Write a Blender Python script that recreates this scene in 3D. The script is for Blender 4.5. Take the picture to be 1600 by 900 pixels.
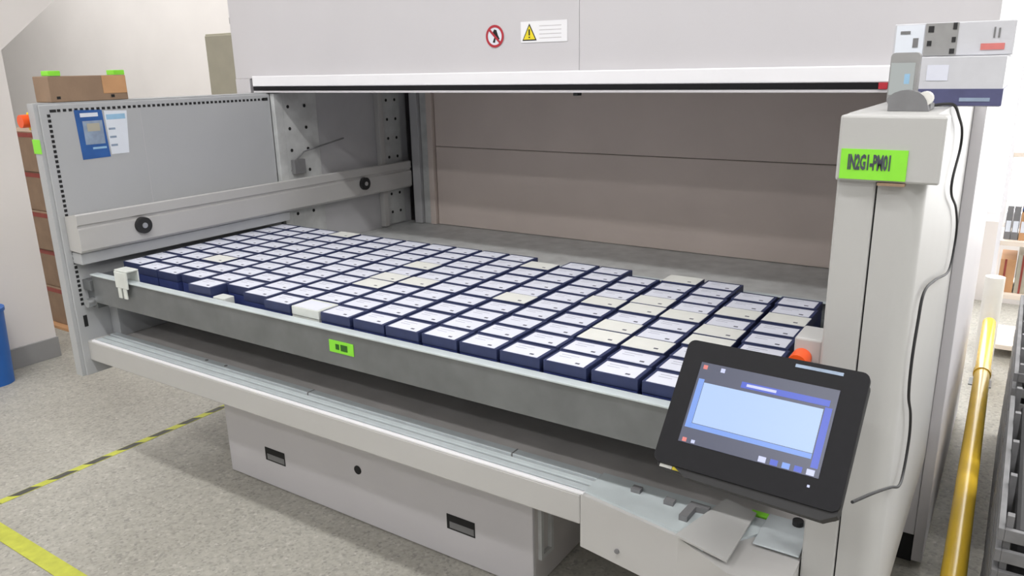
import bpy, bmesh, math, random
from mathutils import Matrix, Vector
random.seed(7)
for o in list(bpy.data.objects): bpy.data.objects.remove(o, do_unlink=True)
scene = bpy.context.scene
COL = scene.collection

# ---------------------------------------------------------------- camera
YAW, PITCH, ROLL, FPX = -0.5867696, 0.2776136, 0.0206430, 1207.256
cam_data = bpy.data.cameras.new('camera'); cam = bpy.data.objects.new('camera', cam_data); COL.objects.link(cam)
fwd = Vector((math.sin(YAW)*math.cos(PITCH), math.cos(YAW)*math.cos(PITCH), -math.sin(PITCH)))
rgt = Vector((math.cos(YAW), -math.sin(YAW), 0)); dwn = fwd.cross(rgt)
r2 = math.cos(ROLL)*rgt + math.sin(ROLL)*dwn; d2 = -math.sin(ROLL)*rgt + math.cos(ROLL)*dwn
mm = Matrix((r2, -d2, -fwd)).transposed().to_4x4(); mm.translation = (0, 0, 1.6)
cam.matrix_world = mm
cam_data.sensor_width = 36; cam_data.lens = FPX/1600*36; cam_data.clip_start = 0.02; cam_data.clip_end = 60
scene.camera = cam

# ---------------------------------------------------------------- world and exposure
world = bpy.data.worlds.new('world'); scene.world = world; world.use_nodes = True
bgn = world.node_tree.nodes['Background']; bgn.inputs[0].default_value = (1.0, 0.985, 0.97, 1); bgn.inputs[1].default_value = 0.42
vs = scene.view_settings
vs.view_transform = 'Standard'; vs.look = 'None'; vs.gamma = 1.0; vs.use_curve_mapping = False; vs.exposure = -0.12
LAMP_W = 21
CEIL = 4.3

# ---------------------------------------------------------------- helpers
def lin(c): return c/12.92 if c <= .04045 else ((c+.055)/1.055)**2.4
def S(r, g, b): return (lin(r/255), lin(g/255), lin(b/255), 1)
MATS = {}
def mat(name, col, rough=.5, metal=0, noise=0.0, scale=20, bump=0.0, bscale=200, emit=None, estr=1, col2=None):
    m = bpy.data.materials.new(name); m.use_nodes = True; nt = m.node_tree; p = nt.nodes['Principled BSDF']
    p.inputs['Base Color'].default_value = col; p.inputs['Roughness'].default_value = rough; p.inputs['Metallic'].default_value = metal
    if emit: p.inputs['Emission Color'].default_value = emit; p.inputs['Emission Strength'].default_value = estr
    tc = nt.nodes.new('ShaderNodeTexCoord')
    if noise or col2:
        n = nt.nodes.new('ShaderNodeTexNoise'); n.inputs['Scale'].default_value = scale; n.inputs['Detail'].default_value = 4
        nt.links.new(tc.outputs['Object'], n.inputs['Vector'])
        cr = nt.nodes.new('ShaderNodeValToRGB'); nt.links.new(n.outputs['Fac'], cr.inputs['Fac'])
        e = cr.color_ramp.elements
        e[0].position, e[1].position = .3, .7
        c2 = col2 or tuple(min(1, c*(1+noise)) for c in col[:3])+(1,)
        c1 = col if col2 else tuple(c*(1-noise) for c in col[:3])+(1,)
        e[0].color, e[1].color = c1, c2
        nt.links.new(cr.outputs['Color'], p.inputs['Base Color'])
    if bump:
        n = nt.nodes.new('ShaderNodeTexNoise'); n.inputs['Scale'].default_value = bscale
        nt.links.new(tc.outputs['Object'], n.inputs['Vector'])
        b = nt.nodes.new('ShaderNodeBump'); b.inputs['Strength'].default_value = bump; b.inputs['Distance'].default_value = .002
        nt.links.new(n.outputs['Fac'], b.inputs['Height']); nt.links.new(b.outputs['Normal'], p.inputs['Normal'])
    MATS[name] = m
    return m
def floor_mat():
    m = mat('terrazzo', S(176, 173, 165), .55)
    nt = m.node_tree; p = nt.nodes['Principled BSDF']; tc = nt.nodes['Texture Coordinate']
    v = nt.nodes.new('ShaderNodeTexVoronoi'); v.inputs['Scale'].default_value = 110
    n = nt.nodes.new('ShaderNodeTexNoise'); n.inputs['Scale'].default_value = 2.5; n.inputs['Detail'].default_value = 6
    n2 = nt.nodes.new('ShaderNodeTexNoise'); n2.inputs['Scale'].default_value = 55; n2.inputs['Detail'].default_value = 3
    for x in (v, n, n2): nt.links.new(tc.outputs['Object'], x.inputs['Vector'])
    cr = nt.nodes.new('ShaderNodeValToRGB'); nt.links.new(v.outputs['Color'], cr.inputs['Fac'])
    e = cr.color_ramp.elements; e[0].position, e[0].color = .10, S(150, 149, 144); e[1].position, e[1].color = .4, S(172, 170, 163)
    k = e.new(.8); k.color = S(175, 173, 166); k = e.new(.93); k.color = S(190, 188, 182)
    cr2 = nt.nodes.new('ShaderNodeValToRGB'); nt.links.new(n.outputs['Fac'], cr2.inputs['Fac'])
    cr2.color_ramp.elements[0].color = (.80, .79, .77, 1); cr2.color_ramp.elements[1].color = (1.08, 1.08, 1.07, 1)
    cr3 = nt.nodes.new('ShaderNodeValToRGB'); nt.links.new(n2.outputs['Fac'], cr3.inputs['Fac'])
    cr3.color_ramp.elements[0].position = .35; cr3.color_ramp.elements[1].position = .65
    cr3.color_ramp.elements[0].color = (.90, .90, .89, 1); cr3.color_ramp.elements[1].color = (1.06, 1.06, 1.06, 1)
    a = None
    src = cr.outputs['Color']
    for c in (cr2, cr3):
        mx = nt.nodes.new('ShaderNodeMixRGB'); mx.blend_type = 'MULTIPLY'; mx.inputs[0].default_value = 1
        nt.links.new(src, mx.inputs[1]); nt.links.new(c.outputs['Color'], mx.inputs[2]); src = mx.outputs[0]
    nt.links.new(src, p.inputs['Base Color'])
    return m
M_FLOOR = floor_mat()
M_WALL = mat('wall_paint', S(226, 222, 220), .8, noise=.03, scale=1.5)
M_CEIL = mat('ceiling_paint', S(225, 225, 222), .9, noise=.02, scale=2)
M_BASEB = mat('baseboard_paint', S(150, 150, 150), .6, noise=.06, scale=4)
M_PANEL = mat('panel_paint', S(204, 202, 206), .5, noise=.015, scale=3)
M_SIDE = mat('side_panel_paint', S(176, 178, 181), .5, noise=.02, scale=4)
M_WHITE = mat('white_paint', S(240, 240, 244), .4, noise=.01, scale=5)
M_COLUMN = mat('column_paint', S(184, 184, 183), .5, noise=.012, scale=5)
M_BEAM = mat('beam_paint', S(186, 185, 184), .5, noise=.02, scale=6)
M_ALU = mat('aluminium_strip', S(200, 208, 212), .4, .15, noise=.05, scale=30)
M_GALV = mat('galvanised_steel', S(126, 129, 131), .42, .5, noise=.12, scale=9, bump=.1, bscale=60)
M_GALVL = mat('galvanised_rim', S(200, 209, 212), .4, .15, noise=.06, scale=12)
M_ZINC = mat('zinc_plate', S(196, 198, 198), .45, .1, noise=.12, scale=14)
M_BED = mat('bed_sheet', S(190, 187, 186), .55, .0, noise=.08, scale=8)
M_BACK = mat('back_panel', S(216, 203, 196), .5, noise=.04, scale=3)
M_INNER = mat('inner_wall', S(185, 185, 188), .5, .0, noise=.06, scale=5)
M_DARK = mat('dark_void', S(28, 28, 30), .8, noise=.1)
M_BLACK = mat('black_plastic', S(22, 22, 26), .6, noise=.08, scale=60)
M_RUBBER = mat('black_rubber', S(38, 38, 40), .7, noise=.1)
M_NAVY = mat('navy_card', S(44, 56, 108), .55, noise=.10, scale=30)
M_NAVY2 = mat('navy_lid', S(44, 53, 90), .5, noise=.10, scale=30)
M_LABEL = mat('label_paper', S(218, 221, 234), .6, noise=.015, scale=60)
M_CREAM = mat('cream_card', S(222, 223, 219), .6, noise=.03, scale=25)
M_INK = mat('ink', S(70, 72, 86), .7, noise=.2, scale=90)
M_FAINT = mat('faint_ink', S(168, 170, 186), .7, noise=.1, scale=90)
M_GREEN = mat('green_label', S(140, 226, 60), .55, noise=.03, scale=30)
M_GREEND = mat('green_ink', S(40, 96, 20), .6, noise=.1, scale=90)
M_CARD = mat('cardboard', S(146, 122, 101), .8, noise=.1, scale=12, bump=.15, bscale=90)
M_CARDL = mat('cardboard_flap', S(196, 150, 108), .8, noise=.08, scale=12)
M_REDTAPE = mat('red_tape', S(150, 66, 58), .5, noise=.1, scale=30)
M_OLIVE = mat('olive_metal', S(176, 172, 156), .6, noise=.04, scale=8)
M_BLUE = mat('blue_plastic', S(34, 98, 178), .4, noise=.05, scale=8)
M_POSTER = mat('poster_blue', S(44, 92, 160), .5, noise=.12, scale=18)
M_PGREY = mat('poster_picture', S(140, 156, 178), .6, noise=.15, scale=30)
M_PAPER = mat('paper', S(222, 228, 238), .6, noise=.02, scale=30)
M_PBLUE = mat('paper_header', S(150, 190, 220), .6, noise=.05, scale=30)
M_RED = mat('sign_red', S(176, 40, 54), .5, noise=.05, scale=40)
M_YELLOW = mat('sign_yellow', S(236, 216, 40), .5, noise=.04, scale=40)
M_ORANGE = mat('button_orange', S(236, 88, 30), .4, noise=.04, scale=40)
M_TAPEY = mat('tape_yellow', S(186, 190, 70), .6, noise=.12, scale=25)
M_TAPEK = mat('tape_black', S(70, 70, 66), .6, noise=.2, scale=25)
M_TUBE = mat('yellow_tube', S(246, 204, 62), .25, noise=.05, scale=10)
M_GREY = mat('grey_plastic', S(120, 120, 122), .5, noise=.06, scale=40)
M_DEVICE = mat('device_grey', S(150, 150, 150), .45, noise=.06, scale=40)
M_DARKBLUE = mat('carton_band', S(82, 84, 120), .5, noise=.08, scale=40)
M_REDINK = mat('red_ink', S(206, 120, 116), .6, noise=.06, scale=60)
M_CRATE = mat('crate_grey', S(112, 112, 114), .6, noise=.15, scale=20)
M_CREAMP = mat('cream_post', S(226, 225, 220), .5, noise=.03, scale=10)
M_SHELF = mat('shelf_board', S(238, 226, 212), .6, noise=.03, scale=10)
M_CLEAR = mat('translucent_plastic', S(214, 218, 214), .35, noise=.05, scale=20)
M_CHROME = mat('bolt_steel', S(200, 202, 204), .3, .8, noise=.05, scale=40)
def emat(name, c, s): return mat(name, (0.02, 0.02, 0.02, 1), .3, emit=c, estr=s)
M_SCR = emat('screen_dim', S(88, 94, 122), .75)
M_SCRW = emat('screen_window', S(184, 212, 255), 1.0)
M_SCRB = emat('screen_blue', S(70, 96, 214), 1.0)
M_SCRL = emat('screen_lightblue', S(126, 166, 246), 1.0)
M_SCRT = emat('screen_text', S(214, 220, 255), 1.0)
M_LAMP = emat('lamp_tube', (1, .98, .95, 1), 14)
M_PANE = emat('daylight_pane', (1, 1, 1, 1), 7.0)
M_PHSCR = emat('scanner_screen', S(208, 214, 212), .7)
M_CARTON = mat('white_carton', S(200, 201, 207), .55, noise=.03, scale=30)

MATS['black_plastic'].node_tree.nodes['Principled BSDF'].inputs['Specular IOR Level'].default_value = .22
def new_obj(name, mesh, parent=None):
    o = bpy.data.objects.new(name, mesh); COL.objects.link(o)
    if parent is not None: o.parent = parent
    return o
class MB:
    """collects shapes in world coordinates (or local when M given)"""
    def __init__(s): s.bm = bmesh.new()
    def box(s, x0, x1, y0, y1, z0, z1, M=None, bev=0):
        vs_ = [s.bm.verts.new((x, y, z)) for x in (x0, x1) for y in (y0, y1) for z in (z0, z1)]
        fs = []
        for q in ((0, 1, 3, 2), (4, 6, 7, 5), (0, 4, 5, 1), (2, 3, 7, 6), (0, 2, 6, 4), (1, 5, 7, 3)):
            fs.append(s.bm.faces.new([vs_[i] for i in q]))
        if bev:
            es = list({e for f in fs for e in f.edges})
            r = bmesh.ops.bevel(s.bm, geom=es, offset=bev, segments=2, profile=.5, affect='EDGES')
            vs_ = list({v for f in r['faces'] for v in f.verts} | {v for v in vs_ if v.is_valid})
        if M is not None:
            for v in vs_: v.co = M @ v.co
        return s
    def prism(s, pts, d0, d1, axis, M=None, bev=0):
        """polygon in the two other axes, extruded along axis"""
        def mk(p, d):
            c = list(p); c.insert('xyz'.index(axis), d); return Vector(c)
        a = [s.bm.verts.new(mk(p, d0)) for p in pts]; b = [s.bm.verts.new(mk(p, d1)) for p in pts]
        n = len(pts); fs = [s.bm.faces.new(a), s.bm.faces.new(b[::-1])]
        for i in range(n): fs.append(s.bm.faces.new((a[i], b[i], b[(i+1) % n], a[(i+1) % n])))
        bmesh.ops.recalc_face_normals(s.bm, faces=fs)
        if M is not None:
            for v in a+b: v.co = M @ v.co
        return s
    def cyl(s, c, r, h, axis='z', seg=16, r2=None, M=None):
        mt = Matrix.Translation(Vector(c))
        if axis == 'x': mt = mt @ Matrix.Rotation(math.pi/2, 4, 'Y')
        if axis == 'y': mt = mt @ Matrix.Rotation(-math.pi/2, 4, 'X')
        mt = mt @ Matrix.Translation((0, 0, h/2))
        if M is not None: mt = M @ mt
        bmesh.ops.create_cone(s.bm, cap_ends=True, segments=seg, radius1=r, radius2=r if r2 is None else r2, depth=h, matrix=mt)
        return s
    def ring(s, c, ro, ri, h, axis='y', seg=28, M=None):
        vsr = []
        for rr, dd in ((ro, 0), (ro, h), (ri, h), (ri, 0)):
            L = []
            for k in range(seg):
                a = 2*math.pi*k/seg; p, q = rr*math.cos(a), rr*math.sin(a)
                v = {'y': (p, dd, q), 'x': (dd, p, q), 'z': (p, q, dd)}[axis]
                v = Vector(c)+Vector(v)
                L.append(s.bm.verts.new(M @ v if M is not None else v))
            vsr.append(L)
        fs = []
        for j in range(4):
            A, B = vsr[j], vsr[(j+1) % 4]
            for k in range(seg): fs.append(s.bm.faces.new((A[k], A[(k+1) % seg], B[(k+1) % seg], B[k])))
        bmesh.ops.recalc_face_normals(s.bm, faces=fs)
        return s
    def tube(s, pts, r, seg=8):
        pts = [Vector(p) for p in pts]; rings = []; u = None
        for i, p in enumerate(pts):
            t = (pts[min(i+1, len(pts)-1)]-pts[max(i-1, 0)]).normalized()
            if u is None: u = t.cross(Vector((0, 0, 1)) if abs(t.z) < .9 else Vector((1, 0, 0)))
            u = (u-t*u.dot(t)).normalized(); w = t.cross(u)
            rings.append([s.bm.verts.new(p+r*(math.cos(2*math.pi*k/seg)*u+math.sin(2*math.pi*k/seg)*w)) for k in range(seg)])
        fs = []
        for A, B in zip(rings, rings[1:]):
            for k in range(seg): fs.append(s.bm.faces.new((A[k], A[(k+1) % seg], B[(k+1) % seg], B[k])))
        fs.append(s.bm.faces.new(rings[0])); fs.append(s.bm.faces.new(rings[-1]))
        bmesh.ops.recalc_face_normals(s.bm, faces=fs)
        return s
    def build(s, name, m, parent=None, smooth=False, origin=None):
        me = bpy.data.meshes.new(name)
        off = Vector((0, 0, 0))
        if parent is not None and not parent.get('_local'):
            q = parent
            while q is not None: off += q.location; q = q.parent
        elif parent is None:
            vs_ = [v.co for v in s.bm.verts]
            off = Vector(((min(v.x for v in vs_)+max(v.x for v in vs_))/2, (min(v.y for v in vs_)+max(v.y for v in vs_))/2, min(v.z for v in vs_)))
        if off.length: bmesh.ops.translate(s.bm, verts=s.bm.verts, vec=-off)
        bmesh.ops.recalc_face_normals(s.bm, faces=s.bm.faces)
        s.bm.to_mesh(me); s.bm.free(); me.materials.append(m)
        if smooth:
            for p in me.polygons: p.use_smooth = True
            me.update()
            try: me.set_sharp_from_angle(angle=math.radians(40))
            except Exception: pass
        o = new_obj(name, me, parent)
        if parent is None: o.location = off
        return o
def box(name, x0, x1, y0, y1, z0, z1, m, parent=None, bev=.002):
    return MB().box(x0, x1, y0, y1, z0, z1, bev=bev).build(name, m, parent)
def thing(name, loc, label, cat, group=None, rot=None):
    o = bpy.data.objects.new(name, None); COL.objects.link(o); o.location = loc; o.empty_display_size = .05
    if rot is not None: o.rotation_euler = rot
    return tag(o, label, cat, group)
def tag(o, label, cat, group=None):
    o['label'] = label; o['category'] = cat
    if group: o['group'] = group
    return o
def struct(o, label=None, cat=None):
    o['kind'] = 'structure'
    if label: o['label'] = label
    if cat: o['category'] = cat
    return o
def text(body, m, parent, M, size, name='lettering', bold=0.0, sx=1.0, h=.0006, align='CENTER'):
    cu = bpy.data.curves.new('t', 'FONT'); cu.body = body; cu.size = size; cu.align_x = align; cu.align_y = 'CENTER'; cu.extrude = h; cu.offset = bold; cu.resolution_u = 2
    t = bpy.data.objects.new('t', cu); COL.objects.link(t)
    dg = bpy.context.evaluated_depsgraph_get(); dg.update()
    me = bpy.data.meshes.new_from_object(t.evaluated_get(dg)); bpy.data.objects.remove(t, do_unlink=True)
    off = Vector((0, 0, 0))
    if not parent.get('_local'):
        q = parent
        while q is not None: off += q.location; q = q.parent
    me.transform(Matrix.Translation(-off) @ M @ Matrix.Diagonal((sx, 1, 1, 1)))
    me.materials.clear(); me.materials.append(m)
    me.name = name
    return new_obj(name, me, parent)
# text frames: facing -Y, facing +X
def F_negY(x, y, z): return Matrix.Translation((x, y, z)) @ Matrix.Rotation(math.pi/2, 4, 'X')
def F_posX(x, y, z): return Matrix.Translation((x, y, z)) @ Matrix.Rotation(math.pi/2, 4, 'Z') @ Matrix.Rotation(math.pi/2, 4, 'X')

# ================================================================ setting
struct(box('floor', -16, 5, -5, 8, -.1, 0, M_FLOOR, bev=0), 'light grey speckled terrazzo floor', 'floor')
struct(box('ceiling', -16, 5, -5, 8, CEIL, CEIL+.1, M_CEIL, bev=0), 'white hall ceiling', 'ceiling')
struct(box('wall_back', -16, -1.6, 6.0, 6.2, 0, CEIL, M_WALL, bev=0), 'off white plastered wall behind the lift', 'wall')
w = MB().box(-1.6, 5, 6.0, 6.2, 0, .55).box(-1.6, 5, 6.0, 6.2, 3.4, CEIL).box(-1.6, -1.45, 6.0, 6.2, .55, 3.4).box(3.2, 5, 6.0, 6.2, .55, 3.4).build('wall_right', M_WALL)
struct(w, 'white wall around the bright window on the right', 'wall')
wn = struct(bpy.data.objects.new('window_1', None), 'overexposed daylight window behind the lift', 'window'); COL.objects.link(wn); wn.location = (.875, 6.1, .55)
MB().box(-1.45, 3.2, 6.09, 6.11, .55, 3.4).build('pane', M_PANE, wn)
MB().box(-1.45, 3.2, 6.03, 6.08, .55, .61).box(-1.45, 3.2, 6.03, 6.08, 3.34, 3.4).box(-1.45, -1.39, 6.03, 6.08, .61, 3.34).box(3.14, 3.2, 6.03, 6.08, .61, 3.34).box(.85, .91, 6.03, 6.08, .61, 3.34).build('window_frame', M_WHITE, wn)
# wall on the left: a return that ends at y = 2.12
wl = MB().prism([(-5, 0), (2.12, 0), (2.12, 1.745), (5.2, CEIL), (-5, CEIL)], -5.0, -4.667, 'x').build('wall_left', M_WALL)
struct(wl, 'white wall end at the left edge with sloping upper edge', 'wall')
struct(box('baseboard_left', -4.667, -4.652, -5, 2.125, 0, .12, M_BASEB), 'grey skirting along the left wall', 'baseboard')

# ceiling lamps; rear ones and right-hand column added as unseen fill light
LAMPS = [(lx, ly) for ly in (.4, -1.25, -2.9) for lx in (-6.0, -3.4, -.8, 1.8, 3.9)]+[(3.9, 2.2), (1.8, 4.0), (3.9, 4.0), (-4.3, 4.6), (-6.4, 4.4), (-8.5, 4.4), (-10.6, 4.4), (-7.6, 2.2)]
for k, (lx, ly) in enumerate(LAMPS):
    rowl = sorted(p[0] for p in LAMPS if p[1] == ly); nth = ('first', 'second', 'third', 'fourth', 'added fifth')[rowl.index(lx)]
    rown = {.4: 'row nearest the lift front', -1.25: 'middle row', -2.9: 'row farthest from the lift', 2.2: 'added pair beside the lift', 4.0: 'added row near the window', 4.4: 'added row by the back wall', 4.6: 'added spot behind the lift'}[ly]
    t = thing('ceiling_lamp', (lx, ly, CEIL-.12), 'white ceiling tube lamp, %s from the left in the %s' % (nth, rown), 'lamp', 'tube lamps under the ceiling')
    box('housing', lx-.62, lx+.62, ly-.09, ly+.09, CEIL-.07, CEIL-.0005, M_WHITE, t)
    for d in (-.045, .045): MB().cyl((lx-.58, ly+d, CEIL-.095), .016, 1.16, 'x', 10).build('tube', M_LAMP, t, smooth=True)
    ld = bpy.data.lights.new('lamp_light', 'AREA'); ld.shape = 'RECTANGLE'; ld.size = 1.2; ld.size_y = .2; ld.energy = LAMP_W*(2.0 if ly == .4 else .7 if ly == -2.9 else 1.0 if ly < 0 else 2.1); ld.color = (1, .985, .97)
    lo = bpy.data.objects.new('lamp_light', ld); COL.objects.link(lo); lo.parent = t; lo.location = (0, 0, -.02)

# ================================================================ storage lift
YF, YM, YB = 1.5, 2.54, 3.46          # table front, machine front, shaft back wall
XL, XR = -3.05, -.281
LIFT = thing('storage_lift', (-1.7, 2.6, 0), 'large light grey vertical lift storage machine with open access bay', 'machine')
# upper front panels
MB().box(-3.29, -1.381, YM, YM+.03, 1.575, 3.5, bev=.0012).build('front_panel', M_PANEL, LIFT)
fp = MB().box(-1.3795, -.106, YM, YM+.03, 1.575, 3.5, bev=.0012).build('front_panel', M_PANEL, LIFT)
box('door_lip', -3.145, -.30, YM-.022, YM-.002, 1.538, 1.586, M_WHITE, LIFT, .004)
lc = box('light_curtain', -3.143, -.385, YM-.02, YM+.006, 1.519, 1.5375, M_BLACK, LIFT, .001)
box('indicator', -.384, -.36, YM-.024, YM+.004, 1.519, 1.5375, M_RED, lc, .001)
box('lower_lip', -3.147, -.30, YM-.018, YM+.01, 1.509, 1.5185, M_PANEL, LIFT, .001)
box('housing_side', -3.29, -3.26, YM+.031, 3.9, 0, 3.5, M_PANEL, LIFT)
box('housing_side', -.136, -.106, YM+.031, 3.9, .02, 3.5, M_PANEL, LIFT)
box('housing_back', -3.259, -.137, 3.87, 3.9, 0, 3.5, M_PANEL, LIFT)
box('housing_roof', -3.29, -.106, YM, 3.9, 3.501, 3.53, M_PANEL, LIFT)
box('front_frame', -.137, -.106, YM-.004, YM+.03, .02, 1.574, M_PANEL, LIFT)
box('front_frame', -3.29, -3.185, YM-.004, YM+.03, .02, 1.574, M_PANEL, LIFT)
box('lower_front', -3.184, -.138, YM+.002, YM+.03, .11, .60, M_PANEL, LIFT)
box('plinth', -3.184, -.138, YM+.02, YM+.05, 0, .109, M_DARK, LIFT)
for zz in (.5, .9): box('hinge', -3.298, -3.291, YM+.004, YM+.02, 1.83+zz-.5, 1.86+zz-.5, M_RUBBER, LIFT)
# shaft interior
BK = bpy.data.objects.new('shaft_back', None); COL.objects.link(BK); BK.parent = LIFT; BK.location = (0, .9, .7)
for z0, z1 in ((.735, 1.1795), (1.182, 1.75)):
    box('panel', -2.80, -.15, YB, YB+.02, z0, z1, M_BACK, BK, .003)
MB().box(-2.80, -.15, YB+.0215, YB+.03, .735, 1.75).build('backing', M_GREY, BK)
box('corner_post', -2.955, -2.90, YB-.03, YB+.03, .735, 1.75, M_INNER, LIFT)
box('corner_post', -2.895, -2.85, YB-.01, YB+.03, .735, 1.75, M_ZINC, LIFT)
box('corner_post', -2.842, -2.805, YB-.022, YB+.03, .735, 1.75, M_BACK, LIFT)
box('shaft_floor', -3.03, -.15, YM+.032, YB+.03, .60, .733, M_ZINC, LIFT)
box('shaft_ceiling', -3.03, -.15, YM+.032, YB+.03, 1.76, 1.78, M_INNER, LIFT)
box('inner_wall', -3.06, -3.035, YM+.032, YB+.03, .60, 1.75, M_INNER, LIFT)
box('inner_wall', -.30, -.275, YM+.032, YB-.002, .734, 1.75, M_INNER, LIFT)
def hole_plate(y0, y1, z0, z1, holes):
    p = box('mounting_plate', -3.0345, -3.024, y0, y1, z0, z1, M_ZINC, LIFT, .002)
    for y, z in holes: MB().cyl((-3.0238, y, z), .0085, .0012, 'x', 10).build('hole', M_DARK, p)
hole_plate(2.585, 2.80, .80, 1.52, [(2.615, 1.44-.105*k) for k in range(6)]+[(2.72, 1.44-.105*k) for k in range(6)])
hole_plate(3.28, 3.425, .74, 1.52, [(3.315, 1.44-.105*k) for k in range(7)]+[(3.385, 1.44-.105*k) for k in range(7)])
box('wall_rib', -3.034, -3.0, 3.225, 3.262, .74, 1.52, M_BEAM, LIFT)
box('wall_rib', -3.0495, -3.022, YM-.0055, 2.584, .737, 1.505, M_ZINC, LIFT)
cb = [(-3.018, 2.60, 1.13), (-3.012, 2.62, 1.18), (-3.01, 2.68, 1.22), (-3.01, 2.78, 1.235), (-3.012, 2.88, 1.25), (-3.014, 2.96, 1.262)]
MB().tube(cb, .0042).build('sensor_cable', M_GREY, LIFT, smooth=True)
box('cable_clip', -3.02, -2.995, 2.60, 2.67, 1.115, 1.185, M_GREY, LIFT)

# access bay: left side panel
SP = bpy.data.objects.new('side_panel', None); COL.objects.link(SP); SP.parent = LIFT; SP.location = (-1.4, -.6, .4)
SP['label'] = 'grey left side panel with perforated edge'
box('panel_sheet', -3.06, XL, 1.475, YM-.006, .437, 1.502, M_SIDE, SP, .003)
MB().prism([(-3.105, 1.462), (-3.0605, 1.462), (-3.0605, YM-.006), (-3.178, YM-.006), (-3.178, 1.53), (-3.105, 1.53)], .437, 1.508, 'z').build('panel_edge', M_SIDE, SP)
pf = MB()
zz = 1.462
while zz > .72:
    pf.box(XL-.0004, XL+.0014, 1.500, 1.511, zz-.0055, zz+.0055); zz -= .0187
pf.box(XL-.0004, XL+.0014, 1.499, 1.514, .638, .685)
yy = 1.545
pf.box(XL-.0004, XL+.0014, 1.512, 1.535, 1.474, 1.484)
while yy < 2.5:
    pf.box(XL-.0004, XL+.0014, yy-.006, yy+.006, 1.4745, 1.4845); yy += .0215
pf.box(XL-.0004, XL+.0014, 2.49, 2.52, 1.473, 1.487)
p_ = pf.build('perforation', M_DARK, SP); p_['kind'] = 'stuff'
MB().box(XL-.0004, XL+.0006, 1.866, 1.869, 1.05, 1.47).build('panel_seam', M_INNER, SP)
# guide rail
GR = bpy.data.objects.new('guide_rail', None); COL.objects.link(GR); GR.parent = LIFT; GR.location = (-1.2, -.2, 1.0)
MB().prism([(XL+.002, 1.085), (-2.972, 1.098), (-2.961, 1.094), (-2.961, 1.058), (-2.969, 1.052), (-2.969, 1.045), (-2.961, 1.040), (-2.961, .958), (-2.970, .948), (XL+.002, .952)], 1.495, YB-.035, 'y').build('rail_profile', M_BEAM, GR)
for y in (1.751, 3.032):
    kb = MB().cyl((-2.963, y, 1.016), .033, .02, 'x', 24).build('knob', M_RUBBER, GR, smooth=True)
    MB().cyl((-2.943, y, 1.016), .011, .004, 'x', 14).build('bolt', M_CHROME, kb, smooth=True)
box('rail_shelf', XL+.0015, -2.985, 1.50, YM-.01, .90, .944, M_SIDE, LIFT)
for y in (1.545, 1.60): MB().cyl((-3.049, y, .90), .009, .004, 'x', 12).build('screw', M_GREY, LIFT)
# tray bracket at left front
br = MB().box(-3.049, -2.9925, 1.52, 1.60, .79, .83).box(-3.049, -2.9925, 1.535, 1.575, .715, .79).build('tray_bracket', M_GALV, LIFT)
MB().cyl((-3.015, 1.505, .74), .018, .03, 'y', 14).build('bolt', M_CHROME, br, smooth=True)

# front beam with aluminium strips
BM = bpy.data.objects.new('front_beam', None); COL.objects.link(BM); BM.parent = LIFT; BM.location = (0, -1.0, .45)
box('beam_body', -3.058, -.808, YF, 1.605, .497, .580, M_BEAM, BM, .004)
box('strip_channel', -3.02, -.81, 1.5125, 1.600, .5801, .5812, M_GREY, BM, 0)
for y0, y1, z1, m in ((1.5005, 1.512, .587, M_WHITE), (1.520, 1.542, .5855, M_ALU), (1.549, 1.569, .5865, M_GALVL), (1.577, 1.606, .590, M_ALU)):
    box('strip', -3.02, -.80, y0, y1, .5795, z1, m, BM, .0015)
for x in (-1.86, -1.06): box('strip_joint', x-.002, x+.002, 1.5755, 1.6065, .575, .5908, M_GREY, BM, 0)
for x in (-2.41, -2.30): MB().cyl((x, 1.592, .589), .006, .003, 'z', 10).build('screw', M_GREY, BM)
box('bed', XL+.002, XR-.002, 1.6065, YM-.008, .545, .575, M_BED, LIFT)
box('bed_side', XL+.001, -2.99, 1.607, YM-.01, .576, .70, M_SIDE, LIFT)
# end cover on the right, flaring towards the front
EC = bpy.data.objects.new('end_cover', None); COL.objects.link(EC); EC.parent = LIFT; EC.location = (1.1, -1.1, .4)
MB().prism([(-.806, 1.4985), (-.534, 1.452), (-.40, 1.385), (-.284, 1.385), (-.284, 1.495), (-.286, 1.62), (-.806, 1.62)], .437, .584, 'z').build('cover_body', M_BEAM, EC)
MB().prism([(-.800, 1.51), (-.534, 1.462), (-.47, 1.43), (-.35, 1.60), (-.35, 1.615), (-.800, 1.615)], .5842, .5895, 'z').build('cover_plate', M_GALVL, EC)
for x, y in ((-.69, 1.575), (-.60, 1.565)):
    MB().box(x-.012, x+.012, y-.010, y+.010, .5896, .600).build('clip', M_GREY, EC)
sb = MB().prism([(-.556, 1.510), (-.536, 1.510), (-.534, 1.560), (-.505, 1.565), (-.505, 1.580), (-.552, 1.580)], .5896, .604, 'z').build('slot_lever', M_GREY, EC)
# folded sheet in front of the console arm
MB().prism([(-.536, 1.438), (-.488, 1.643), (-.409, 1.617), (-.409, 1.405)], .594, .599, 'z').build('folded_sheet', M_COLUMN, EC)
box('latch_plate', -.385, -.287, 1.505, 1.64, .5897, .5935, M_ALU, EC)
MB().cyl((-.318, 1.625, .5936), .012, .012, 'z', 14).build('latch_bolt', M_RUBBER, EC)
box('green_tag', -.425, -.375, 1.622, 1.64, .5843, .592, M_GREEN, EC)
MB().cyl((-.695, 1.4745, .475), .006, .006, 'y', 12).build('screw', M_GREY, EC)

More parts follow.
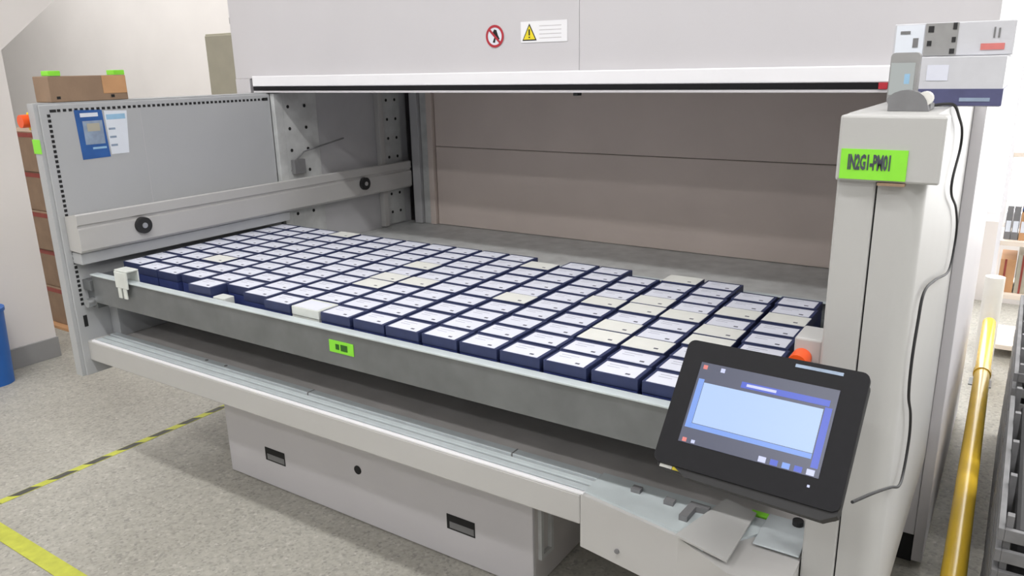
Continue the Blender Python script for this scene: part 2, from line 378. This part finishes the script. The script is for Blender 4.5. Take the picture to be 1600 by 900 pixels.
# support base under the table with kick plate
KB = bpy.data.objects.new('support_base', None); COL.objects.link(KB); KB.parent = LIFT; KB.location = (-.2, -.6, 0)
YK = 1.77
box('kick_plate', -2.604, -1.118, YK, YK+.012, .004, .543, M_PANEL, KB, .003)
box('base_side', -2.604, -2.592, YK+.0125, YM-.01, .004, .543, M_PANEL, KB)
bs = box('base_side', -1.130, -1.118, YK+.0125, YM-.01, .004, .543, M_BED, KB)
MB().box(-1.1178, -1.105, 1.80, 1.815, .10, .30).box(-1.1178, -1.105, 1.86, 1.875, .10, .30).box(-1.1178, -1.105, 1.815, 1.86, .10, .115).box(-1.1178, -1.105, 1.815, 1.86, .285, .30).build('side_bracket', M_ZINC, KB)
for x0, x1, z0, z1 in ((-2.372, -2.258, .116, .172), (-1.458, -1.342, .116, .172)):
    c = MB().box(x0, x1, YK-.0015, YK+.0005, z0, z1).build('fork_slot', M_DARK, KB)
    MB().box(x0+.012, x1-.004, YK-.0022, YK-.0014, z0+.006, z0+.030).build('slot_flap', M_GREY, c)
MB().cyl((-1.861, YK-.002, .216), .017, .0024, 'y', 16).build('hole', M_DARK, KB)
box('cable_strip', -2.640, -2.622, 1.80, 1.815, .20, .543, M_RUBBER, KB)

# right column of the bay
CO = bpy.data.objects.new('column', None); COL.objects.link(CO); CO.parent = LIFT; CO.location = (1.5, -.9, .4)
def rounded(x0, x1, y0, y1, r, n=8):
    pts = [(x0, y1), (x0, y0), (x1-r, y0)]
    pts += [(x1-r+r*math.sin(a), y0+r-r*math.cos(a)) for a in [math.pi/2*k/n for k in range(1, n+1)]]
    pts.append((x1, y1)); return pts
MB().box(XR, -.2155, YF, YM-.006, .437, 1.506, bev=.004).build('column_body', M_COLUMN, CO)
MB().prism(rounded(-.2125, -.137, YF+.001, YM-.006, .040), .40, 1.506, 'z').build('column_door', M_COLUMN, CO, smooth=True)
MB().box(-.2153, -.2127, YF+.006, YM-.01, .437, 1.505).build('column_seam', M_DARK, CO)
hb = MB().box(XR-.002, -.116, YF-.012, YF+.055, 1.393, 1.508, bev=.004).build('column_head', M_COLUMN, CO)
MB().box(XR-.001, -.136, YF+.0555, YM-.006, 1.5062, 1.508).build('column_top', M_COLUMN, CO)
# green location label with black code
gl = MB().box(-.276, -.168, YF-.0142, YF-.0122, 1.397, 1.450).build('location_label', M_GREEN, CO); gl['label'] = 'bright green label with black code'
text('IN2G1-PM01', M_INK, gl, F_negY(-.228, YF-.0146, 1.426), .036, bold=.0013, sx=.37)
box('label_curl', -.212, -.168, YF-.016, YF+.002, 1.388, 1.3925, M_CARD, CO, 0)
# emergency stop on a small bracket by the column
ES = bpy.data.objects.new('emergency_stop', None); COL.objects.link(ES); ES.parent = LIFT; ES.location = (1.38, -1.1, 1.0)
ES['label'] = 'orange emergency stop button behind the console'
box('stop_housing', -.335, XR-.001, 1.515, 1.60, .93, 1.075, M_COLUMN, ES, .004)
MB().cyl((-.318, 1.47, 1.035), .019, .045, 'y', 20).build('stop_button', M_ORANGE, ES, smooth=True)
# main switch on outer left edge
MS = bpy.data.objects.new('main_switch', None); COL.objects.link(MS); MS.parent = LIFT; MS.location = (-1.5, -1.1, 1.4)
box('switch_plate', -3.150, -3.1055, 1.475, 1.50, 1.41, 1.475, M_YELLOW, MS)
MB().cyl((-3.138, 1.474, 1.444), .024, -.03, 'y', 18).build('switch_knob', M_ORANGE, MS, smooth=True)
box('cable_tag', -3.112, -3.058, 1.4605, 1.4625, 1.325, 1.378, M_GREEN, LIFT, 0)['label'] = 'small green tag on the left edge'

# signs on the upper panel
yS = YM-.0008
ps = MB().cyl((-1.742, yS, 1.716), .040, -.0012, 'y', 32).build('prohibition_sign', M_PAPER, LIFT)
ps['label'] = 'round red prohibition sign with crossed-out black figure'
MB().ring((-1.742, yS-.0024, 1.716), .041, .032, .001).build('red_ring', M_RED, ps)
Mr = Matrix.Translation((-1.742, yS-.0026, 1.716)) @ Matrix.Rotation(math.radians(45), 4, 'Y')
MB().box(-.034, .034, 0, .001, -.0042, .0042, M=Mr).build('red_slash', M_RED, ps)
MB().prism([(-1.752, 1.694), (-1.744, 1.712), (-1.752, 1.728), (-1.744, 1.741), (-1.734, 1.738), (-1.728, 1.720), (-1.720, 1.706), (-1.730, 1.700), (-1.738, 1.710), (-1.742, 1.692)], yS-.0018, yS-.0013, 'y').build('figure', M_DARK, ps)
ws = MB().box(-1.625, -1.428, yS-.0012, yS, 1.688, 1.762).build('warning_label', M_WHITE, LIFT)
ws['label'] = 'white warning label with yellow triangle'
MB().prism([(-1.618, 1.695), (-1.556, 1.695), (-1.587, 1.755)], yS-.002, yS-.0012, 'y').build('triangle', M_DARK, ws)
MB().prism([(-1.612, 1.699), (-1.562, 1.699), (-1.587, 1.747)], yS-.0026, yS-.002, 'y').build('triangle_fill', M_YELLOW, ws)
MB().box(-1.590, -1.584, yS-.0031, yS-.0026, 1.713, 1.735).box(-1.590, -1.584, yS-.0031, yS-.0026, 1.704, 1.709).build('exclamation_mark', M_DARK, ws)
tl = MB()
for k in range(4): tl.box(-1.545, -1.452, yS-.0016, yS-.0012, 1.745-k*.014-.002, 1.745-k*.014+.001)
tl.build('text_lines', M_PANEL, ws)
box('scratch_knob', -1.40, -1.38, YM-.010, YM+.02, 1.498, 1.5085, M_RUBBER, LIFT)

# poster and notice on the side panel
po = MB().prism([(1.600, 1.478), (1.708, 1.474), (1.716, 1.292), (1.605, 1.290)], XL+.0002, XL+.0018, 'x').build('poster', M_POSTER, LIFT)
po['label'] = 'blue printed poster with grey picture'
MB().box(XL+.0018, XL+.0024, 1.620, 1.690, 1.450, 1.465).build('headline', M_PAPER, po)
MB().box(XL+.0018, XL+.0024, 1.625, 1.703, 1.345, 1.435).build('picture', M_PGREY, po)
MB().box(XL+.0024, XL+.0028, 1.640, 1.690, 1.395, 1.425).build('picture_detail', M_OLIVE, po)
MB().box(XL+.0018, XL+.0024, 1.650, 1.705, 1.326, 1.334).build('caption', M_PBLUE, po)
no = MB().prism([(1.716, 1.470), (1.810, 1.466), (1.795, 1.300), (1.722, 1.300)], XL+.0002, XL+.0014, 'x').build('notice', M_PAPER, LIFT)
no['label'] = 'white printed notice beside the blue poster'
MB().box(XL+.0014, XL+.002, 1.722, 1.800, 1.435, 1.455).build('headline', M_PBLUE, no)
tl = MB()
for k in range(3): tl.box(XL+.0014, XL+.002, 1.725, 1.752, 1.395-k*.032, 1.403-k*.032)
tl.build('text_lines', M_PGREY, no)

# ================================================================ tray
TX0, TX1, TY0, TY1 = -2.990, -.40, 1.528, 2.515
TR = thing('storage_tray', (-1.68, 2.02, .742), 'long galvanised steel tray pulled out and filled with navy boxes', 'tray')
box('tray_floor', TX0, TX1, TY0+.002, TY1, .795, .803, M_GALV, TR)
box('front_wall', TX0, TX1, TY0, TY0+.004, .742, .852, M_GALV, TR, .001)
box('front_rim', TX0, TX1, TY0-.006, TY0+.027, .8525, .859, M_GALVL, TR, .002)
box('rear_wall', TX0, TX1, TY1, TY1+.004, .742, .857, M_GALV, TR, .001)
box('rear_rim', TX0, TX1, TY1-.014, TY1+.006, .8575, .862, M_GALVL, TR, .001)
box('end_wall', TX0, TX0+.004, TY0+.005, TY1-.001, .742, .852, M_GALV, TR, .001)
box('end_wall', TX1-.004, TX1, TY0+.005, TY1-.001, .742, .852, M_GALV, TR, .001)
g = box('tray_label', -1.682, -1.582, TY0-.0022, TY0-.0002, .786, .824, M_GREEN, TR, 0); g['label'] = 'small green label on the tray front'
MB().box(-1.655, -1.640, TY0-.0028, TY0-.0022, .797, .814).box(-1.634, -1.606, TY0-.0028, TY0-.0022, .795, .815).build('code_marks', M_GREEND, g)

# white clip hung over the tray rim, far left
cl = thing('tray_clip', (-2.74, 1.53, .80), 'white plastic clip hung over the left end of the tray front', 'clip')
box('clip_top', -2.795, -2.715, 1.5135, 1.563, .8985, .905, M_CLEAR, cl)
box('clip_front', -2.795, -2.718, 1.5115, 1.5185, .835, .898, M_CLEAR, cl)
box('clip_back', -2.795, -2.715, 1.557, 1.563, .8045, .898, M_CLEAR, cl)
for x in (-2.786, -2.752): box('clip_prong', x, x+.022, 1.512, 1.518, .795, .8345, M_CLEAR, cl)

# ---------------------------------------------------------------- boxes in the tray
BW, BD, BH, Z0 = .123, .0865, .0855, .8035
def local_mesh(name, fn, m):
    b = MB(); fn(b); me = bpy.data.meshes.new(name); bmesh.ops.recalc_face_normals(b.bm, faces=b.bm.faces); b.bm.to_mesh(me); b.bm.free(); me.materials.append(m); return me
me_body = local_mesh('box_body', lambda b: b.box(-BW/2+.001, BW/2-.001, -BD/2+.001, BD/2-.001, 0, BH-.031), M_NAVY)
me_lid = local_mesh('box_lid', lambda b: b.box(-BW/2, BW/2, -BD/2, BD/2, BH-.030, BH, bev=.0015), M_NAVY2)
me_lidc = local_mesh('box_lid_cream', lambda b: b.box(-BW/2, BW/2, -BD/2, BD/2, BH-.030, BH+.002, bev=.0015), M_NAVY2)
me_label = local_mesh('paper_label', lambda b: b.box(-.0525, .0525, -.0412, .0285, BH, BH+.0008), M_LABEL)
me_labelc = local_mesh('cream_label', lambda b: b.box(-.0595, .0595, -.0415, .0415, BH+.002, BH+.0028), M_CREAM)
def marks(b):
    b.box(.022, .034, -.030, -.023, BH+.0008, BH+.0012)
me_marks = local_mesh('label_print', marks, M_INK)
me_line = local_mesh('print_line', lambda b: b.box(-.038, .012, .012, .0145, BH+.0008, BH+.0011), M_FAINT)
me_line2 = local_mesh('print_line', lambda b: b.box(-.038, -.004, -.002, .0005, BH+.0008, BH+.0011), M_FAINT)
def marksc(b): b.box(.024, .036, -.024, -.017, BH+.0028, BH+.0032)
me_marksc = local_mesh('label_print', marksc, M_INK)
me_wb = local_mesh('white_body', lambda b: b.box(-BW/2+.001, BW/2-.001, -BD/2+.001, BD/2-.001, 0, BH-.031), M_CLEAR)
me_wl = local_mesh('white_lid', lambda b: b.box(-BW/2, BW/2, -BD/2, BD/2, BH-.030, BH, bev=.003), M_CLEAR)
ORD = 'first second third fourth fifth sixth seventh eighth ninth tenth eleventh twelfth thirteenth fourteenth fifteenth sixteenth seventeenth eighteenth nineteenth'.split()
def rows(y0, y1, n): return [y0+(y1-y0)*k/(n-1) for k in range(n)]
COLS = {}
for i in range(19): COLS[i] = rows(1.588, 2.416, 10)
COLS[0] = rows(1.667, 2.416, 9); COLS[1] = rows(1.645, 2.41, 9); COLS[2] = rows(1.642, 2.41, 9); COLS[3] = rows(1.655, 2.41, 9)
COLS[4] = [1.588]+rows(1.678, 2.41, 9); COLS[5] = rows(1.652, 2.41, 9); COLS[6] = rows(1.613, 2.412, 10)
for i, e in ((11, 2.349), (14, 2.342), (17, 2.334), (18, 2.347)): COLS[i] = rows(1.588, e, 9)
CREAM = [[-1.286, 1.928], [-1.017, 2.033], [-0.911, 2.19], [-0.908, 2.09], [-0.759, 2.09], [-0.633, 2.133], [-0.5, 2.153], [-0.877, 1.846], [-0.874, 1.758], [-0.755, 1.773], [-0.629, 1.949], [-1.418, 2.349], [-0.92, 2.437], [-0.647, 1.83], [-1.83, 1.85], [-1.816, 1.94], [-1.675, 1.918], [-1.798, 2.166], [-2.477, 2.405], [-2.606, 1.824]]
allb = []
for i, ys in COLS.items():
    for j, y in enumerate(ys):
        f = (y-1.588)/(2.416-1.588)
        allb.append([i, j, -2.88+.1322*i+.017*(1-2*f), y+.006, len(ys)])
cream = set()
for cx, cy in CREAM:
    k = min(range(len(allb)), key=lambda q: (allb[q][2]-cx)**2+(allb[q][3]-cy)**2); cream.add(k)
for k, (i, j, x, y, n) in enumerate(allb):
    x *= 1.0092; y *= 1.0092
    row_txt = 'front box' if j == 0 else ('rearmost box' if j == n-1 else ORD[j]+' box from the front')
    white = (i == 8 and j == 0)
    kind = 'translucent white box' if white else ('cream-topped navy box' if k in cream else 'white-labelled navy box')
    lab = '%s, %s of the %s column from tray left' % (kind, row_txt.replace(' box', ''), ORD[i])
    t = thing('component_box', (x+random.uniform(-.0022, .0022), y+random.uniform(-.0008, .0008), Z0), lab, 'box', 'boxes packed in the storage tray', (0, 0, random.uniform(-.008, .008)))
    if white:
        new_obj('box_body', me_wb, t); new_obj('box_lid', me_wl, t)['label'] = 'cloudy white lid'
        l = new_obj('paper_label', me_label, t)
    else:
        new_obj('box_body', me_body, t)
        if k in cream:
            new_obj('box_lid', me_lidc, t); l = new_obj('paper_label', me_labelc, t); l['label'] = 'cream sheet covering the whole lid'; new_obj('label_print', me_marksc, l)
        else:
            new_obj('box_lid', me_lid, t); l = new_obj('paper_label', me_label, t); new_obj('label_print', me_marks, l); new_obj('print_line', me_line, l); new_obj('print_line', me_line2, l)
# clear divider standing in the gap of the front row
dv = box('tray_divider', -2.28, -2.22, 1.562, 1.605, .8035, .862, M_CLEAR, None, .003)
tag(dv, 'small translucent plastic block in the gap of the front row', 'divider')

# ================================================================ control console
CON = thing('control_console', (-.3377, 1.2914, .9873), 'black touchscreen control console with lit blue screen', 'control panel')
n_ = Vector((-.0319, -.7782, .6272)); r_ = Vector((.9992, -.041, 0)); u_ = n_.cross(r_)
Mc = Matrix((r_, u_, n_)).transposed()
CON.rotation_euler = Mc.to_euler(); CON['_local'] = 1
def cbox(name, x0, x1, y0, y1, z0, z1, m, parent=CON, bev=.0):
    b = MB().box(x0, x1, y0, y1, z0, z1, bev=bev)
    q = parent; 
    if q is not CON: q['_local'] = 1
    return b.build(name, m, q)
def rrect(x0, x1, y0, y1, r, n=5):
    pts = []
    for cx, cy, a0 in ((x1-r, y1-r, 0), (x0+r, y1-r, 90), (x0+r, y0+r, 180), (x1-r, y0+r, 270)):
        for k in range(n+1):
            a = math.radians(a0+90*k/n); pts.append((cx+r*math.cos(a), cy+r*math.sin(a)))
    return pts
MB().prism(rrect(-.165, .165, -.122, .124, .014), -.010, 0, 'z').build('bezel', M_BLACK, CON, smooth=False)
MB().prism(rrect(-.160, .162, -.131, .120, .014), -.045, -.0102, 'z').build('console_body', M_RUBBER, CON)
MB().prism([(-.124, 0), (-.10, -.014), (.14, -.018), (.163, -.004), (.163, .004), (-.124, .004)], -.035, -.004, 'z', M=Matrix.Translation((0, -.122, 0))).build('chin', M_RUBBER, CON)
sc = cbox('screen', -.128, .123, -.075, .083, .0001, .0012, M_SCR)
cbox('window_area', -.112, .104, -.036, .044, .0012, .0018, M_SCRW, sc)
cbox('title_bar', -.044, .112, .050, .0615, .0012, .0018, M_SCRB, sc)
cbox('title_text', -.034, .020, .0535, .0585, .0018, .0022, M_SCRT, sc)
cbox('side_bar', .106, .118, -.060, .048, .0012, .0018, M_SCRB, sc)
cbox('lower_strip', -.118, .104, -.046, -.037, .0012, .0018, M_SCRL, sc)
cbox('left_glow', -.124, -.113, -.046, .050, .0012, .0018, M_SCRL, sc)
for k in range(5): cbox('icon', .020+k*.0205, .033+k*.0205, -.0735, -.0635, .0012, .0018, (M_SCRT, M_SCRB, M_SCRL, M_SCRB, M_SCRT)[k], sc)
cbox('icon', -.121, -.113, -.0735, -.066, .0012, .0018, M_REDINK, sc); cbox('icon', -.104, -.097, -.073, -.067, .0012, .0018, M_SCRT, sc)
for k in range(3): cbox('icon', -.122+k*.017, -.114+k*.017, .070, .078, .0012, .0018, (M_REDINK, M_SCR, M_SCRT)[k], sc)
cbox('name_plate', .040, .122, .1095, .1155, .0001, .001, M_PGREY)
cbox('status_light', .1085, .1125, -.0935, -.0895, .0001, .0014, M_SCRT)
st = cbox('sticker', -.152, -.128, -.1285, -.1225, -.0095, -.0088, M_CREAM); cbox('sticker', -.127, -.110, -.1285, -.1225, -.0095, -.0088, M_YELLOW)
# arm back to the column
MB().box(-.02, .06, -.05, .03, -.16, -.0452, bev=.004).build('mounting_arm', M_RUBBER, CON)
MB().box(.02, .055, -.045, .06, -.225, -.155, bev=.004).build('mounting_bracket', M_GREY, CON)

# ================================================================ on the column head
ZT = 1.5085
c1 = thing('product_carton', (-.128, 1.93, ZT), 'white carton with dark blue band lying under the other carton', 'carton')
box('carton_body', -.203, -.054, 1.80, 2.06, ZT, ZT+.096, M_CARTON, c1)
MB().box(-.2034, -.0536, 1.7990, 1.80, ZT+.0015, ZT+.034).box(-.0538, -.0528, 1.801, 2.058, ZT+.0015, ZT+.034).build('blue_band', M_DARKBLUE, c1)
MB().box(-.125, -.073, 1.7982, 1.7990, ZT+.010, ZT+.017).build('pale_print', M_PGREY, c1)
MB().box(-.188, -.15, 1.7990, 1.7998, ZT+.050, ZT+.080).build('faint_print', M_LABEL, c1)
c2 = thing('product_carton', (-.155, 1.93, ZT+.0965), 'grey and white carton with red print lying on the blue-banded carton', 'carton')
ZU = ZT+.0968
box('carton_body', -.258, -.047, 1.82, 2.06, ZU, ZU+.064, M_CARTON, c2)
MB().box(-.254, -.203, 1.8188, 1.82, ZU+.004, ZU+.061).build('end_label', M_PAPER, c2)
MB().box(-.222, -.212, 1.8180, 1.8188, ZU+.018, ZU+.036).build('label_print', M_GREY, c2); MB().box(-.246, -.228, 1.8180, 1.8188, ZU+.044, ZU+.050).build('label_print', M_GREY, c2)
MB().box(-.201, -.143, 1.8188, 1.82, ZU+.001, ZU+.063).build('printed_panel', M_DEVICE, c2)
for a_, b_, c_, d_ in ((-.153, -.146, .05, .063), (-.153, -.146, .026, .036), (-.155, -.146, .004, .014), (-.196, -.186, .046, .058), (-.196, -.188, .020, .030)):
    MB().box(a_, b_, 1.8180, 1.8188, ZU+c_, ZU+d_).build('printed_mark', M_RUBBER, c2)
MB().box(-.102, -.062, 1.8188, 1.82, ZU+.010, ZU+.022).build('red_print', M_REDINK, c2)
MB().box(-.083, -.080, 1.8188, 1.82, ZU+.032, ZU+.052).box(-.075, -.072, 1.8188, 1.82, ZU+.032, ZU+.050).build('grey_print', M_GREY, c2)
# cradle and scanner
cr = thing('charging_cradle', (-.193, 1.66, ZT), 'dark grey charging cradle standing on the column head', 'cradle')
pts = [(-.2275, 0), (-.1585, 0), (-.163, .016)]+[(-.198+.035*math.cos(a), .012+.026*math.sin(a)) for a in [math.pi*k/10 for k in range(1, 10)]]+[(-.2275, .012)]
MB().prism([(x, z+ZT) for x, z in pts], 1.62, 1.645, 'y').build('cradle_front', M_GREY, cr)
box('cradle_base', -.2275, -.1585, 1.6455, 1.71, ZT, ZT+.012, M_GREY, cr)
MB().cyl((-.168, 1.625, ZT+.022), .013, .03, 'y', 16).build('cradle_clip', M_CREAMP, cr, smooth=True)
sn = thing('handheld_scanner', (-.208, 1.665, ZT+.0125), 'grey handheld scanner with lit screen sitting in its cradle', 'scanner')
MB().prism([(x, z) for x, z in rrect(-.2345, -.1855, ZT+.0125, ZT+.104, .008)], 1.646, 1.672, 'y').build('scanner_body', M_DEVICE, sn)
MB().box(-.2325, -.192, 1.6448, 1.646, ZT+.028, ZT+.086).build('scanner_screen', M_PHSCR, sn)
MB().box(-.208, -.199, 1.6442, 1.6448, ZT+.048, ZT+.066).build('screen_icon', M_PBLUE, sn)
# cable
cable_pts = [(-.165, 1.715, ZT+.006), (-.148, 1.74, ZT+.0075), (-.134, 1.78, ZT+.003), (-.129, 1.86, 1.485), (-.128, 1.98, 1.45), (-.129, 2.02, 1.405), (-.130, 1.93, 1.35), (-.130, 1.96, 1.31), (-.130, 2.16, 1.25), (-.130, 2.30, 1.18), (-.130, 2.32, 1.12), (-.130, 2.22, 1.075), (-.131, 1.85, 1.14), (-.1315, 1.62, 1.17), (-.1315, 1.57, 1.12), (-.1315, 1.55, 1.05), (-.1315, 1.58, .97), (-.1305, 1.66, .90), (-.130, 1.70, .83), (-.129, 1.66, .77), (-.127, 1.57, .78), (-.131, 1.45, .835), (-.145, 1.33, .88), (-.165, 1.235, .905)]
def smooth_pts(p, n=6):
    p = [Vector(q) for q in p]; out = []
    for i in range(len(p)-1):
        a, b, c, d = p[max(i-1, 0)], p[i], p[i+1], p[min(i+2, len(p)-1)]
        for k in range(n):
            t = k/n; out.append(.5*((2*b)+(c-a)*t+(2*a-5*b+4*c-d)*t*t+(3*b-a-3*c+d)*t**3))
    return out+[p[-1]]
cb = MB().tube(smooth_pts([(x+.004, y, z) for x, y, z in cable_pts]), .0028, 8).build('power_cable', M_RUBBER, None, smooth=True)
tag(cb, 'thin black cable hanging from the cradle down to the console', 'cable')

# ================================================================ left background
ct = thing('flat_carton', (-3.117, 1.675, 1.509), 'low brown carton with green tags lying on the left side panel', 'carton')
box('carton_body', -3.172, -3.062, 1.530, 1.835, 1.509, 1.604, M_CARD, ct, .003)
box('carton_flap', -3.0618, -3.0595, 1.735, 1.832, 1.535, 1.603, M_CARDL, ct, .001)
for y in (1.560, 1.812): box('green_tag', -3.110, -3.0598, y-.026, y+.02, 1.6045, 1.623, M_GREEN, ct, .002)
for y in (1.56, 1.77): box('dark_mark', -3.0594 if y > 1.7 else -3.0618, -3.0588 if y > 1.7 else -3.061, y-.007, y+.007, 1.520, 1.530, M_DARK, ct, 0)
# stack of cartons on a pallet
for k in range(5):
    t = thing('stacked_carton', (-5.4, 2.75, .02+.252*k), '%s brown carton with red tape in the stack behind the left wall' % ['lowest', 'second lowest', 'middle', 'second highest', 'topmost'][k], 'carton', 'stack of brown cartons')
    z0 = .021+.252*k; dx = (.0, .012, -.006, .01, 0)[k]
    box('carton_body', -5.75+dx, -4.95+dx, 2.42+dx, 3.0+dx, z0, z0+.2505, M_CARD, t, .004)
    MB().box(-5.751+dx, -4.949+dx, 2.4185+dx, 2.42+dx, z0+.215, z0+.242).build('red_tape', M_REDTAPE, t)
tag(box('pallet_board', -5.8, -4.88, 2.38, 3.05, 0, .02, M_CARDL), 'flat wooden board under the carton stack', 'board')
cbn = thing('tall_cabinet', (-5.45, 4.4, 0), 'tall olive grey metal cabinet standing behind the lift', 'cabinet')
box('cabinet_body', -5.77, -5.1, 4.2, 4.7, 0, 1.915, M_OLIVE, cbn, .004)
box('cabinet_door', -5.76, -5.11, 4.185, 4.1995, .06, 1.90, M_OLIVE, cbn, .003)
box('door_handle', -5.19, -5.17, 4.165, 4.1845, .95, 1.1, M_CHROME, cbn)
bb = MB().cyl((-4.53, 1.712, 0), .085, .42, 'z', 24, .10).ring((-4.53, 1.712, .405), .106, .094, .018, 'z').build('waste_bin', M_BLUE, None, smooth=True)
tag(bb, 'blue plastic bin standing against the left wall', 'bin')

# floor tapes
tp = thing('hazard_tape', (-3.18, 1.6, 0), 'yellow and black hazard tape running under the lift', 'tape')
MB().box(-3.200, -3.162, .2, 2.5, .0002, .0012).build('yellow_tape', M_TAPEY, tp)
y = .26
while y < 2.40:
    MB().prism([(-3.197, y), (-3.165, y+.03), (-3.165, y+.115), (-3.197, y+.085)], .0013, .0018, 'z').build('black_stripe', M_TAPEK, tp); y += .150
t2 = box('floor_tape', -4.5, -1.2, .995, 1.055, .0019, .0026, M_TAPEY, None, 0)
tag(t2, 'plain yellow floor marking tape in the lower left corner', 'tape')

# ================================================================ right background
gt = thing('guard_rail', (-.01, 3.0, 0), 'glossy yellow tube guard rail beside the lift', 'rail')
A, Bp = Vector((-.004, 1.6, .30)), Vector((-.040, 4.45, .30))
MB().tube([A, A.lerp(Bp, .5), Bp], .030, 20).build('rail_tube', M_TUBE, gt, smooth=True)
pz = A.lerp(Bp, .72)
MB().tube([pz, pz+(Bp-A).normalized()*.05], .034, 20).build('collar', M_TUBE, gt, smooth=True)
for f in (.06, .97):
    p = A.lerp(Bp, f); MB().cyl((p.x, p.y, .006), .022, .27, 'z', 16).build('rail_post', M_TUBE, gt, smooth=True); box('post_foot', p.x-.05, p.x+.05, p.y-.05, p.y+.05, .0, .006, M_GALV, gt, 0)
MB().cyl((-.045, 4.55, 0), .045, .52, 'z', 20).build('end_post', M_CREAMP, None, smooth=True)
tag(bpy.data.objects['end_post'], 'short cream post standing at the far end of the yellow rail', 'post')
# stacked open crates
def crate(x0, x1, y0, y1, z0, h, lab):
    t = thing('storage_crate', ((x0+x1)/2, (y0+y1)/2, z0), lab, 'crate', 'grey slatted crates on the right')
    box('crate_floor', x0, x1, y0, y1, z0, z0+.012, M_CRATE, t, 0)
    n = 4
    for k in range(n):
        a = z0+.014+(h-.02)*k/n; b = a+(h-.02)/n*.55
        box('slat', x0, x0+.012, y0, y1, a, b, M_CRATE, t, .001); box('slat', x0+.0122, x1, y0, y0+.012, a, b, M_CRATE, t, .001)
    m = max(3, int((y1-y0)/.16))
    for k in range(m+1):
        yy = y0+(y1-y0-.02)*k/m; box('upright', x0+.0125, x0+.026, yy+.0125, yy+.03, z0+.0125, z0+h-.002, M_CRATE, t, .001)
    box('filling', x0+.03, x1-.02, y0+.035, y1-.02, z0+.013, z0+h*.8, M_RUBBER, t, .01)
lv = ['bottom', 'middle', 'top']
for k in range(3):
    crate(.058, .46, 1.75, 2.55, .001+.225*k, .223, lv[k]+' slatted crate in the stack nearest the yellow rail')
    crate(.062, .46, 2.75, 3.75, .001+.225*k, .223, lv[k]+' slatted crate in the stack farther along the yellow rail')
# shelf with goods
sh = thing('shelf_rack', (.25, 5.0, 0), 'pale shelf rack beyond the crates', 'shelf')
for z in (.05, .34, .632, 1.10, 1.5): box('shelf_board', -.068, .60, 4.82, 5.22, z, z+.026, M_SHELF, sh)
for x in (-.072, .575):
    for yq in (4.80, 5.222): box('upright', x, x+.02, yq, yq+.018, 0, 1.6, M_WHITE, sh)
for k, (x0, x1, h, m, lab) in enumerate(((-.042, -.012, .18, M_GREY, 'grey binder standing leftmost on the upper shelf'), (-.010, .022, .18, M_GREY, 'second grey binder on the upper shelf'), (.026, .090, .15, M_CARDL, 'small tan carton beside the grey binders'))):
    t = thing('shelf_binder' if k < 2 else 'shelf_carton', ((x0+x1)/2, 4.9, .6585), lab, 'binder' if k < 2 else 'carton')
    box('cover', x0, x1, 4.86, 5.10, .6585, .6585+h, m, t)
    box('spine_label', x0+.004, x1-.004, 4.8585, 4.8599, .70, .76, M_PAPER, t, 0)
t = thing('blue_bundle', (.05, 4.9, .809), 'blue wrapped bundle lying on the tan carton', 'bundle')
MB().prism(rrect(.028, .088, .809, .88, .015), 4.87, 5.02, 'y').build('wrap', M_BLUE, t); box('tie', .05, .06, 4.868, 4.8695, .809, .88, M_PAPER, t, 0)
for k, (x0, x1, z0, z1, m, lab) in enumerate(((-.036, .036, .3665, .55, M_CARDL, 'tan carton standing leftmost on the middle shelf'), (.042, .14, .3665, .58, M_OLIVE, 'olive carton beside the tan carton on the middle shelf'))):
    t = thing('shelf_carton', ((x0+x1)/2, 4.95, z0), lab, 'carton')
    box('carton_body', x0, x1, 4.86, 5.12, z0, z1, m, t, .003); box('tape', x0+.02, x0+.03, 4.858, 4.8595, z0, z1, M_REDTAPE, t, 0)
for o in bpy.data.objects:
    if '_local' in o: del o['_local']
